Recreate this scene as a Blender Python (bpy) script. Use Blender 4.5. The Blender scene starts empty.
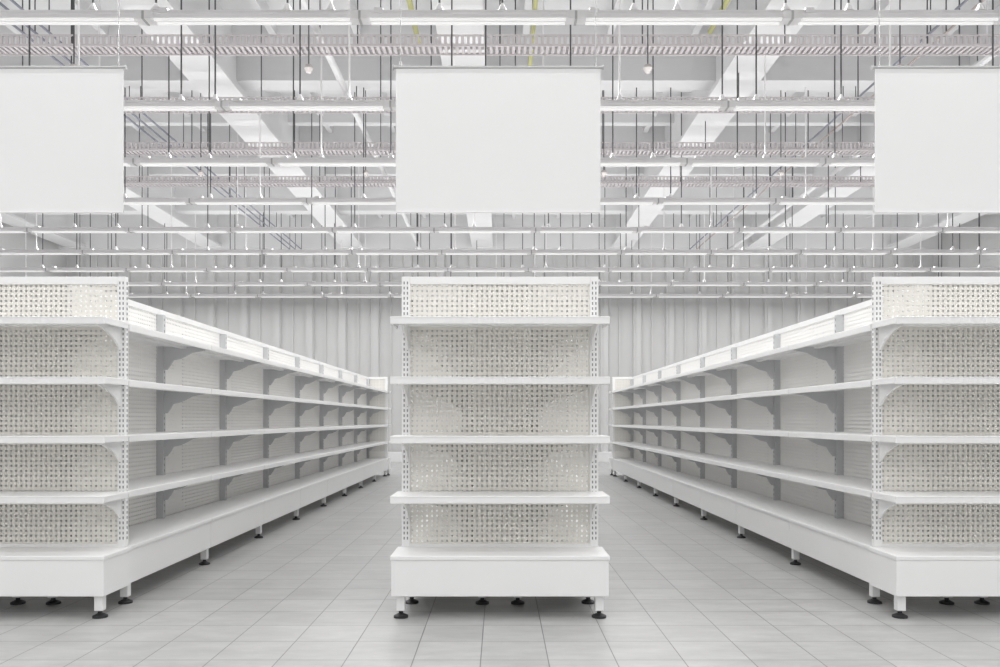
import bpy, bmesh, math, random
from mathutils import Vector, Matrix
random.seed(4)
scene = bpy.context.scene
try:
    scene.view_settings.view_transform = 'Standard'
    scene.view_settings.look = 'None'
    scene.cycles.max_bounces = 16
    scene.cycles.diffuse_bounces = 8
    scene.cycles.transparent_max_bounces = 32
except Exception: pass

H = 1.245
YB = 24.0      # back wall
XW = 13.0
YF = -6.0
ZC = 7.4

# ---------------- materials ----------------
def mat(name, col, rough=0.5, metal=0.0, noise=0.0, nscale=8.0, bump=0.0, spec=0.5):
    m = bpy.data.materials.new(name); m.use_nodes = True
    nt = m.node_tree; b = nt.nodes['Principled BSDF']
    b.inputs['Roughness'].default_value = rough
    b.inputs['Metallic'].default_value = metal
    b.inputs['Specular IOR Level'].default_value = spec
    tc = nt.nodes.new('ShaderNodeTexCoord')
    nz = nt.nodes.new('ShaderNodeTexNoise'); nz.inputs['Scale'].default_value = nscale
    nz.inputs['Detail'].default_value = 4
    nt.links.new(tc.outputs['Object'], nz.inputs['Vector'])
    rp = nt.nodes.new('ShaderNodeMapRange')
    rp.inputs['To Min'].default_value = 1 - noise; rp.inputs['To Max'].default_value = 1 + noise
    nt.links.new(nz.outputs['Fac'], rp.inputs['Value'])
    vm = nt.nodes.new('ShaderNodeVectorMath'); vm.operation = 'SCALE'
    vm.inputs[0].default_value = col
    nt.links.new(rp.outputs['Result'], vm.inputs['Scale'])
    nt.links.new(vm.outputs['Vector'], b.inputs['Base Color'])
    return m

M_white = mat('shelf_white_paint', (0.86,0.86,0.858), 0.42, noise=0.006)
M_brk = mat('bracket_grey_paint', (0.56,0.57,0.58), 0.4, noise=0.02)
M_slot_shade = mat('slot_shade_paint', (0.25,0.25,0.25), 0.7)  # painted shade: thin dark boxes stand in for hollow slots
M_black = mat('rubber_black', (0.02,0.02,0.022), 0.45)
M_rod = mat('rod_dark_steel', (0.085,0.085,0.09), 0.5)
M_banner = mat('banner_board', (0.83,0.83,0.83), 0.8, noise=0.004)
M_rail = mat('aluminium_rail', (0.5,0.5,0.5), 0.35, 0.4)
M_track = mat('track_white', (0.86,0.85,0.855), 0.4, noise=0.02)
M_wall = mat('wall_panel', (0.60,0.60,0.597), 0.6, noise=0.03, nscale=1.5)
M_ceil = mat('ceiling_white', (0.70,0.70,0.705), 0.7, noise=0.05, nscale=2)
M_beam = mat('beam_white', (0.74,0.74,0.745), 0.6, noise=0.04, nscale=2)
M_tray = mat('tray_pinkish_galv', (0.55,0.515,0.525), 0.5, 0.1, noise=0.08)
M_yel = mat('pipe_olive_yellow', (0.45,0.45,0.20), 0.45)
M_blue = mat('cable_slate', (0.25,0.26,0.31), 0.5)
M_brown = mat('cable_brown', (0.45,0.39,0.37), 0.5)
M_det = mat('detector_grey', (0.50,0.47,0.46), 0.5)
M_base = mat('baseboard_white', (0.75,0.75,0.75), 0.5)

def emit(name, col, s):
    m = bpy.data.materials.new(name); m.use_nodes = True
    b = m.node_tree.nodes['Principled BSDF']
    b.inputs['Base Color'].default_value = (0.9,0.9,0.9,1)
    b.inputs['Emission Color'].default_value = (*col,1)
    b.inputs['Emission Strength'].default_value = s
    return m
M_emit = emit('lamp_diffuser', (1,0.99,0.985), 0.34)

def perforated(name, P, R, col):
    m = bpy.data.materials.new(name); m.use_nodes = True
    nt = m.node_tree; b = nt.nodes['Principled BSDF']; out = nt.nodes['Material Output']
    b.inputs['Base Color'].default_value = (*col,1); b.inputs['Roughness'].default_value = 0.5
    tc = nt.nodes.new('ShaderNodeTexCoord'); sp = nt.nodes.new('ShaderNodeSeparateXYZ')
    nt.links.new(tc.outputs['Object'], sp.inputs[0])
    def math_(op, a, bb=None, c=None):
        n = nt.nodes.new('ShaderNodeMath'); n.operation = op
        for i, v in enumerate((a, bb, c)):
            if v is None: continue
            if hasattr(v, 'links'): nt.links.new(v, n.inputs[i])
            else: n.inputs[i].default_value = v
        return n.outputs[0]
    a = math_('ADD', sp.outputs['X'], sp.outputs['Y'])
    u = math_('SUBTRACT', math_('FRACT', math_('DIVIDE', math_('ADD', a, 100.0), P)), 0.5)
    v = math_('SUBTRACT', math_('FRACT', math_('DIVIDE', math_('ADD', sp.outputs['Z'], 10.0), P)), 0.5)
    rr = math_('ADD', math_('MULTIPLY', u, u), math_('MULTIPLY', v, v))
    fac = math_('LESS_THAN', rr, R*R)
    tr = nt.nodes.new('ShaderNodeBsdfTransparent'); mix = nt.nodes.new('ShaderNodeMixShader')
    nt.links.new(fac, mix.inputs['Fac']); nt.links.new(b.outputs[0], mix.inputs[1]); nt.links.new(tr.outputs[0], mix.inputs[2])
    nt.links.new(mix.outputs[0], out.inputs['Surface'])
    return m
M_perf = perforated('perforated_end_panel', 0.0334, 0.235, (0.79,0.77,0.72))
M_perf2 = perforated('perforated_side_panel', 0.0334, 0.22, (0.92,0.91,0.89))

def tile_floor():
    m = bpy.data.materials.new('floor_tiles'); m.use_nodes = True
    nt = m.node_tree; b = nt.nodes['Principled BSDF']
    tc = nt.nodes.new('ShaderNodeTexCoord')
    mp = nt.nodes.new('ShaderNodeMapping'); mp.inputs['Location'].default_value = (0.10,0.05,0)
    nt.links.new(tc.outputs['Object'], mp.inputs['Vector'])
    br = nt.nodes.new('ShaderNodeTexBrick')
    br.offset = 0.0; br.squash = 1.0
    br.inputs['Scale'].default_value = 1.0
    br.inputs['Brick Width'].default_value = 0.35; br.inputs['Row Height'].default_value = 0.35
    br.inputs['Mortar Size'].default_value = 0.0034; br.inputs['Mortar Smooth'].default_value = 0.3
    br.inputs['Color1'].default_value = (0.43,0.43,0.426,1)
    br.inputs['Color2'].default_value = (0.48,0.48,0.476,1)
    br.inputs['Mortar'].default_value = (0.18,0.18,0.178,1)
    nt.links.new(mp.outputs[0], br.inputs['Vector'])
    nz = nt.nodes.new('ShaderNodeTexNoise'); nz.inputs['Scale'].default_value = 2.6; nz.inputs['Detail'].default_value = 9
    nz.inputs['Roughness'].default_value = 0.72
    mp2 = nt.nodes.new('ShaderNodeMapping'); mp2.inputs['Scale'].default_value = (1,3,1)
    nt.links.new(tc.outputs['Object'], mp2.inputs['Vector']); nt.links.new(mp2.outputs[0], nz.inputs['Vector'])
    mr = nt.nodes.new('ShaderNodeMapRange'); mr.inputs['From Min'].default_value=.25; mr.inputs['From Max'].default_value=.75
    mr.inputs['To Min'].default_value = 0.80; mr.inputs['To Max'].default_value = 1.20
    nt.links.new(nz.outputs['Fac'], mr.inputs['Value'])
    vm = nt.nodes.new('ShaderNodeVectorMath'); vm.operation = 'SCALE'
    nt.links.new(br.outputs['Color'], vm.inputs[0]); nt.links.new(mr.outputs[0], vm.inputs['Scale'])
    nt.links.new(vm.outputs[0], b.inputs['Base Color'])
    mr2 = nt.nodes.new('ShaderNodeMapRange'); mr2.inputs['To Min'].default_value = 0.22; mr2.inputs['To Max'].default_value = 0.42
    nt.links.new(nz.outputs['Fac'], mr2.inputs['Value']); nt.links.new(mr2.outputs[0], b.inputs['Roughness'])
    bp = nt.nodes.new('ShaderNodeBump'); bp.inputs['Strength'].default_value = 0.25; bp.inputs['Distance'].default_value = 0.003; bp.invert = True
    nt.links.new(br.outputs['Fac'], bp.inputs['Height']); nt.links.new(bp.outputs[0], b.inputs['Normal'])
    return m
M_floor = tile_floor()

# ---------------- mesh builder ----------------
class MB:
    def __init__(s, name):
        s.name = name; s.v = []; s.f = []; s.mi = []; s.mats = []
    def m(s, material):
        if material not in s.mats: s.mats.append(material)
        return s.mats.index(material)
    def box(s, x0,x1,y0,y1,z0,z1, material, bev=0.0):
        i = s.m(material)
        if bev <= 0:
            n = len(s.v)
            s.v += [(x0,y0,z0),(x1,y0,z0),(x1,y1,z0),(x0,y1,z0),(x0,y0,z1),(x1,y0,z1),(x1,y1,z1),(x0,y1,z1)]
            for q in ((0,3,2,1),(4,5,6,7),(0,1,5,4),(1,2,6,5),(2,3,7,6),(3,0,4,7)):
                s.f.append(tuple(n+k for k in q)); s.mi.append(i)
        else:
            bm = bmesh.new()
            mt = Matrix.Translation(((x0+x1)/2,(y0+y1)/2,(z0+z1)/2)) @ Matrix.Diagonal((x1-x0,y1-y0,z1-z0,1))
            bmesh.ops.create_cube(bm, size=1.0, matrix=mt)
            bmesh.ops.bevel(bm, geom=bm.edges[:], offset=bev, segments=2, affect='EDGES', profile=0.5)
            s.add_bm(bm, i)
    def add_bm(s, bm, i):
        n = len(s.v)
        bm.verts.ensure_lookup_table(); bm.verts.index_update()
        s.v += [tuple(v.co) for v in bm.verts]
        for f in bm.faces:
            s.f.append(tuple(n+v.index for v in f.verts)); s.mi.append(i)
        bm.free()
    def cyl(s, p0, p1, r0, material, r1=None, seg=8):
        i = s.m(material); r1 = r0 if r1 is None else r1
        p0 = Vector(p0); p1 = Vector(p1); d = (p1-p0).normalized()
        a = Vector((0,0,1)) if abs(d.z) < 0.9 else Vector((1,0,0))
        u = d.cross(a).normalized(); w = d.cross(u)
        n = len(s.v)
        for p, r in ((p0,r0),(p1,r1)):
            for k in range(seg):
                t = 2*math.pi*k/seg
                s.v.append(tuple(p + u*(r*math.cos(t)) + w*(r*math.sin(t))))
        for k in range(seg):
            k2 = (k+1) % seg
            s.f.append((n+k, n+seg+k, n+seg+k2, n+k2)); s.mi.append(i)
        s.f.append(tuple(n+k for k in range(seg))); s.mi.append(i)
        s.f.append(tuple(n+seg+k for k in reversed(range(seg)))); s.mi.append(i)
    def prism(s, prof, fn, t0, t1, material):
        i = s.m(material); n = len(s.v); L = len(prof)
        for t in (t0,t1):
            for a,b in prof: s.v.append(fn(a,b,t))
        for k in range(L):
            k2 = (k+1)%L
            s.f.append((n+k,n+k2,n+L+k2,n+L+k)); s.mi.append(i)
        s.f.append(tuple(n+k for k in reversed(range(L)))); s.mi.append(i)
        s.f.append(tuple(n+L+k for k in range(L))); s.mi.append(i)
    def mesh(s):
        me = bpy.data.meshes.new(s.name)
        me.from_pydata(s.v, [], s.f)
        for m_ in s.mats: me.materials.append(m_)
        me.polygons.foreach_set('material_index', s.mi)
        bm = bmesh.new(); bm.from_mesh(me); bmesh.ops.recalc_face_normals(bm, faces=bm.faces[:]); bm.to_mesh(me); bm.free()
        me.update(); return me
    def obj(s, loc=(0,0,0), parent=None):
        o = bpy.data.objects.new(s.name, s.mesh()); scene.collection.objects.link(o)
        o.location = loc
        if parent: o.parent = parent
        return o

# ---------------- room ----------------
b = MB('floor'); b.box(-XW-.3,XW+.3,YF-.3,YB+.3,-0.2,0,M_floor); b.obj()
b = MB('wall_left'); b.box(-XW-.3,-XW,YF-.3,YB+.3,0,ZC,M_wall); b.obj()
b = MB('wall_right'); b.box(XW,XW+.3,YF-.3,YB+.3,0,ZC,M_wall); b.obj()
b = MB('wall_front'); b.box(-XW,XW,YF-.3,YF,0,ZC,M_wall); b.obj()
b = MB('wall_back')
b.box(-XW,XW,YB,YB+.3,0,ZC,M_wall)
x = -XW+0.3; k = 0
while x < XW-0.6:
    wv = 0.20
    prof = [(x,0),(x+0.03,-0.12),(x+0.06+wv,-0.12),(x+0.09+wv,0)]
    b.prism(prof, lambda a,c,t:(a,YB+c,t), 0, ZC-.01, M_wall)
    b.box(x+.10,x+.12+wv-.08,YB-.145,YB-.119,0,ZC-.02,M_wall)
    b.box(x+.58,x+.63,YB-.05,YB+.001,0,ZC-.02,M_wall)
    x += 0.98; k += 1
b.obj()
b = MB('baseboard_back'); b.box(-XW,XW,YB-0.35,YB-0.15,0,0.30,M_base,0.01); b.obj()

# ceiling with coffers
b = MB('ceiling'); b.box(-XW-.3,XW+.3,YF-.3,YB+.3,ZC,ZC+.2,M_ceil)
x = -XW+0.4
while x < XW:
    b.box(x-0.05,x+0.05,YF,YB,ZC-0.22,ZC+.01,M_ceil); x += 1.3
y = YF+0.5
while y < YB:
    b.box(-XW,XW,y-0.09,y+0.09,ZC-0.34,ZC+.02,M_ceil); y += 1.633
b.obj()
for i,xb in enumerate((-12.5,-8.5,-4.35,-0.52,3.6,7.6,11.7)):
    b = MB('ceiling_beam')
    b.box(xb-.20,xb+.20,YF+.01,YB-.01,H+5.15,ZC-.005,M_beam)
    b.box(xb-.31,xb+.31,YF+.01,YB-.01,H+5.09,H+5.155,M_beam)
    b.obj()
y = 1.033
while y < YB:
    b = MB('ceiling_crossbeam'); b.box(-XW+.01,XW-.01,y-.187,y+.187,H+5.35,ZC-.003,M_beam); b.obj(); y += 3.92
b = MB('ceiling_crossbeam'); b.box(-XW+.01,XW-.01,YB-.47,YB-.177,H+5.05,ZC-.003,M_beam); b.obj()

# ---------------- cable trays (ladder) ----------------
def tray(y):
    b = MB('cable_tray'); z = H+4.6; X=XW-.05
    for dy in (-0.12,0.12):
        b.box(-X,X,y+dy-.008,y+dy+.008,z+.115,z+.135,M_tray)
        b.box(-X,X,y+dy-.008,y+dy+.008,z-.01,z+.02,M_tray)
    x = -X+.1
    while x < X-.1:
        for dy in (-0.12,0.12): b.box(x-.018,x+.018,y+dy-.006,y+dy+.006,z,z+.12,M_tray)
        b.box(x-.018,x+.018,y-.12,y+.12,z+.001,z+.015,M_tray)
        x += 0.07
    b.cyl((-X,y-.05,z+.04),(X,y-.05,z+.04),.018,M_beam,seg=6)
    b.cyl((-X,y+.03,z+.045),(X,y+.03,z+.045),.024,M_tray,seg=6)
    x = -X+.7
    while x < X:
        b.cyl((x,y-.12,z),(x,y-.12,ZC),.009,M_rod,seg=5); x += 1.75
    b.obj()
for k in range(-1,4): tray(9.95+1.9*k)

# ---------------- lamp tracks ----------------
LZ = H+3.5
def lamp_row(y, idx):
    e = bpy.data.objects.new('linear_light_track', None); scene.collection.objects.link(e); e.location=(0,y,LZ)
    b = MB('trunking')
    b.box(-XW+.05,XW-.05,-.028,.028,.035,.075,M_track)
    prof=[(-.055,0.03),(-.04,0.045),(.04,0.045),(.055,0.03),(.055,-.005),(-.055,-.005)]
    b.prism(prof, lambda a,c,t:(t,a,c), -XW+.05, XW-.05, M_track)
    x = 0.66-1.88*7
    while x < XW:
        if x > -XW+.3:
            b.box(x-.08,x+.08,-.060,.060,-.014,.048,M_track,.004)
            b.box(x-.010,x+.010,-.064,.064,-.02,.052,M_rail)
            b.box(x+.12,x+.20,-.035,.035,.05,.095,M_track,.004)
        x += 1.88
    b.obj(parent=e)
    d = MB('diffuser')
    x = 0.66-1.88*7
    while x < XW:
        if x+.1 > -XW and x+1.78 < XW:
            d.cyl((x+.09,-.036,-.012),(x+1.79,-.036,-.012),.013,M_emit,seg=10)
            d.cyl((x+.09,.036,-.012),(x+1.79,.036,-.012),.013,M_emit,seg=10)
        x += 1.88
    d.obj(parent=e)
    r = MB('suspension')
    x = -XW+0.35+0.37*(idx%3); j=0
    while x < XW-.1:
        blk = (j+idx)%4 != 3
        r.cyl((x,0,.07),(x,0,ZC-LZ),.0095 if blk else .012, M_rod if blk else M_track, seg=5)
        r.cyl((x,0,.075),(x,0,.145),.045,M_track,r1=.012,seg=8)
        x += (0.55,0.95,0.38,1.15)[(j*3+idx)%4]*(1.0 if idx<3 else 1.45); j += 1
    r.obj(parent=e)
    for nm,en,z,rot in (('lamp_light',158,-.028,0),('added_ceiling_fill',118,.08,math.pi)):  # second entry: upward fill added to brighten the ceiling, not a track fixture
        L = bpy.data.lights.new(nm,'AREA'); L.shape='RECTANGLE'; L.size=2*XW-.6; L.size_y=0.018 if rot==0 else .05
        L.energy=en; L.color=(1.0,0.998,0.998)
        lo = bpy.data.objects.new(nm,L); scene.collection.objects.link(lo); lo.parent=e; lo.location=(0,0,z); lo.rotation_euler=(rot,0,0)
for k in range(-6,9): lamp_row(7.0+1.96*k, k)

# longitudinal pipes
def pipe(name,x,z,r,m_,y0=YF+.02,y1=YB-.5):
    b = MB(name); b.cyl((x,y0,z),(x,y1,z),r,m_,seg=8)
    y = y0+.6
    while y < y1:
        b.cyl((x,y,z),(x,y,ZC),.008,M_rod,seg=5); y += 2.6
    b.obj()
pipe('sprinkler_pipe',-1.07,H+4.95,.035,M_yel,y1=10.6); pipe('sprinkler_pipe',.42,H+4.95,.03,M_yel,y1=11.2); pipe('sprinkler_pipe',2.68,H+4.95,.035,M_yel,y1=10.2)
for dx in (0,.16,.34): pipe('ceiling_cable',-6.1+dx,H+4.95,.016,M_blue)
for dx in (0,.2): pipe('ceiling_cable',5.5+dx,H+4.95,.016,M_brown if dx else M_blue)
for x in (-2.3,6.6): pipe('ceiling_conduit',x,H+4.9,.05,M_beam)

# smoke detectors
for y in (9.2,13.1,17.0):
    for x in (-4.9,-2.2,1.7,4.6):
        b = MB('smoke_detector'); z=H+4.05
        b.cyl((x,y,z+.03),(x,y,ZC),.008,M_rod,seg=5)
        b.cyl((x,y,z+.03),(x,y,z-.01),.04,M_det,r1=.055,seg=14); b.cyl((x,y,z-.01),(x,y,z-.06),.055,M_det,r1=.025,seg=14)
        b.obj()

# ---------------- gondola ----------------
D0, D1, D2 = 4.98, 5.35, 17.76
NB = 8; BAY = (D2-D1)/NB
UW = .655; SW = .685; LIP=.66; CORE=.20
LV = [H+.645,H+.27,H-.10,H-.475]
TOP = H+.956; BT = H-.846; BB=.144
def gondola_mesh():
    b = MB('gondola_shelving_unit')
    o = D0
    Y = lambda d: d-o
    def endcap(yf, yb, sg):
        def bx(x0,x1,a,c,z0,z1,m_,bev=0):
            ya, yc = yf+sg*a, yf+sg*c
            b.box(x0,x1,min(ya,yc),max(ya,yc),z0,z1,m_,bev)
        dep = abs(yb-yf)
        for z in LV:
            bx(-SW,SW,0,dep-.012,z-.014,z,M_white,.003)
            bx(-SW,SW,0,.016,z-.047,z-.001,M_white,.005)
            bx(-SW+.001,-SW+.012,.01,dep-.05,z-.04,z-.004,M_white)
            bx(SW-.012,SW-.001,.01,dep-.05,z-.04,z-.004,M_white)
            bx(-SW+.05,SW-.05,dep*.5,dep*.5+.05,z-.03,z-.0135,M_white)
            for sx in (-1,1):
                prof=[(0.0,0.0),(dep-.03,0),(dep-.03,-.03),(dep-.10,-.042),(dep-.18,-.065),(.10,-.10),(.05,-.14),(.03,-.165),(0,-.165)]
                t0 = sx*(UW-.045); t1 = sx*(UW-.033)
                b.prism(prof, lambda a,c,t,z=z:(t, yb-sg*(a+.0), z-.014+c), t0,t1,M_white)
        bx(-SW,SW,0,dep,BT-.03,BT,M_white,.006)
        bx(-SW+.006,SW-.006,.006,dep,BB,BT-.028,M_white,.004)
        zs=[BT]+[z for z in reversed(LV)]+[TOP]
        for i in range(5):
            b.box(-UW+.05,UW-.05,yb-.001,yb+.001,zs[i]+(.0),zs[i+1]-.022,M_perf)
        for z in LV:
            b.box(-UW+.05,UW-.05,yb-.006,yb+.006,z-.022,z-.0145,M_white)
        for sx in (-1,1):
            x0,x1 = sorted((sx*UW, sx*(UW-.055)))
            b.box(x0,x1,yb-.02,yb+.02,BT,TOP,M_white,.003)
            z = BT+.05
            while z < TOP-.04:
                xc=(x0+x1)/2
                for dx in (-.011,.011):
                    b.box(xc+dx-.004,xc+dx+.004,yb-sg*.0206-.0006,yb-sg*.0206+.0006,z,z+.018,M_slot_shade)
                xs = sx*UW
                b.box(xs-.0008,xs+.0008,yb-.006,yb+.006,z,z+.018,M_slot_shade)
                z += .034
        b.box(-UW+.055,UW-.055,yb-.018,yb+.018,TOP-.05,TOP,M_white,.003)
        b.box(-UW+.055,UW-.055,yb-.014,yb+.014,BT,BT+.02,M_white)
    endcap(Y(D0),Y(D1),1)
    endcap(Y(D2+.37),Y(D2),-1)
    # core
    for k in range(NB+1):
        y = Y(D1+BAY*k)
        if k==0: y+=.045
        if k==NB: y-=.045
        b.box(-CORE+.02,CORE-.02,y-.02,y+.02,.13,TOP-.004,M_white)
        for sx in (-1,1):
            xa,xc=sorted((sx*(CORE-.01),sx*(CORE+.055)))
            b.box(xa,xc,y-.022,y+.022,BT-.01,TOP-.05,M_brk,.003)
            z=BT+.05
            while z<TOP-.08:
                b.box(sx*(CORE+.0555)-.0008,sx*(CORE+.0555)+.0008,y-.006,y+.006,z,z+.02,M_slot_shade); z+=.05
            for z in LV:
                dep=LIP-CORE-.05
                prof=[(0,0),(dep-.03,0),(dep-.03,-.028),(dep*.78,-.040),(dep*.6,-.055),(dep*.48,-.082),(dep*.36,-.105),(dep*.2,-.12),(.06,-.16),(.03,-.20),(0,-.20)]
                b.prism(prof, lambda a,c,t,z=z,sx=sx:(sx*(CORE+.05+a), t, z-.012+c), y-.008,y+.008,M_brk)
            legs(b, sx*.60, y+(.05 if k==0 else 0))
            if k%2==0: legs(b, sx*.12, y+(.03 if k==0 else 0))
    for k in range(NB):
        y0=Y(D1+BAY*k)+.003+(.02 if k==0 else 0); y1=Y(D1+BAY*(k+1))-.003-(.02 if k==NB-1 else 0)
        for sx in (-1,1):
            def bx(a,c,z0,z1,m_,bev=0,yy0=y0,yy1=y1):
                xa,xc=sorted((sx*a,sx*c)); b.box(xa,xc,yy0,yy1,z0,z1,m_,bev)
            for z in LV:
                bx(CORE,LIP,z-.013,z,M_white,.003)
                bx(LIP-.014,LIP+.002,z-.047,z-.001,M_white,.004)
                bx(LIP*.6,LIP*.6+.05,z-.03,z-.0125,M_white)
            bx(CORE,LIP+.006,BT-.028,BT,M_white,.005)
            bx(LIP-.03,LIP-.004,BB,BT-.027,M_white,.004)
            bx(CORE-.004,CORE-.002,BT,TOP-.05,M_perf2,0,y0+.03,y1-.03)
            bx(CORE-.03,CORE+.01,TOP-.05,TOP,M_white,.003)
    for sg,yy in ((1,Y(D0)+.07),(-1,Y(D2+.37)-.07)):
        for sx in (-1,1): legs(b, sx*.625, yy)
    return b.mesh()
def legs(b,x,y):
    b.box(x-.026,x+.026,y-.026,y+.026,.045,BB+.02,M_white,.003)
    b.cyl((x,y,.018),(x,y,.05),.014,M_black,seg=10)
    b.cyl((x,y,0),(x,y,.012),.046,M_black,seg=20)
    b.cyl((x,y,.012),(x,y,.026),.046,M_black,r1=.018,seg=20)
gm = gondola_mesh()
for xg in (0,-3.149,3.149,-6.298,6.298,-9.447,9.447):
    g = bpy.data.objects.new('gondola_shelving_unit', gm); scene.collection.objects.link(g)
    g.location=(xg,D0,0)

# ---------------- banners ----------------
def banner(x,w=1.345):
    b = MB('hanging_banner'); y=5.26; s=800/5.26
    z1=H+353/s; z0=H+208/s; h=w/2
    b.box(x-h,x+h,y-.004,y+.004,z0,z1-.01,M_banner)
    b.cyl((x-h-.012,y,z1-.004),(x+h+.012,y,z1-.004),.011,M_rail,seg=10)
    b.cyl((x-h,y,z0),(x+h,y,z0),.007,M_track,seg=10)
    for sx in (-1,1):
        xx=x+sx*(h-.03)
        b.cyl((xx,y,z1-.01),(xx,y,z1+.035),.009,M_rail,seg=8)
        b.cyl((xx,y,z1),(xx,y,ZC),.0035,M_rail,seg=6)
        b.cyl((x+sx*(h+.012),y,z1-.004),(x+sx*(h+.02),y,z1-.004),.016,M_rail,seg=10)
    b.obj()
for xg in (-.012,-3.149,3.137,-6.298,6.298): banner(xg)

# ---------------- world & camera ----------------
w = bpy.data.worlds.new('World'); scene.world=w; w.use_nodes=True
w.node_tree.nodes['Background'].inputs[0].default_value=(1,1,1,1); w.node_tree.nodes['Background'].inputs[1].default_value=0.3
cd = bpy.data.cameras.new('camera'); cd.sensor_width=36; cd.sensor_fit='HORIZONTAL'; cd.lens=36*800/1000
cd.shift_y = 86.5/1000
cam = bpy.data.objects.new('camera',cd); scene.collection.objects.link(cam)
cam.location=(0,0,H); cam.rotation_euler=(math.pi/2,0,0)
cd.clip_start=.05; cd.clip_end=100
scene.camera=cam
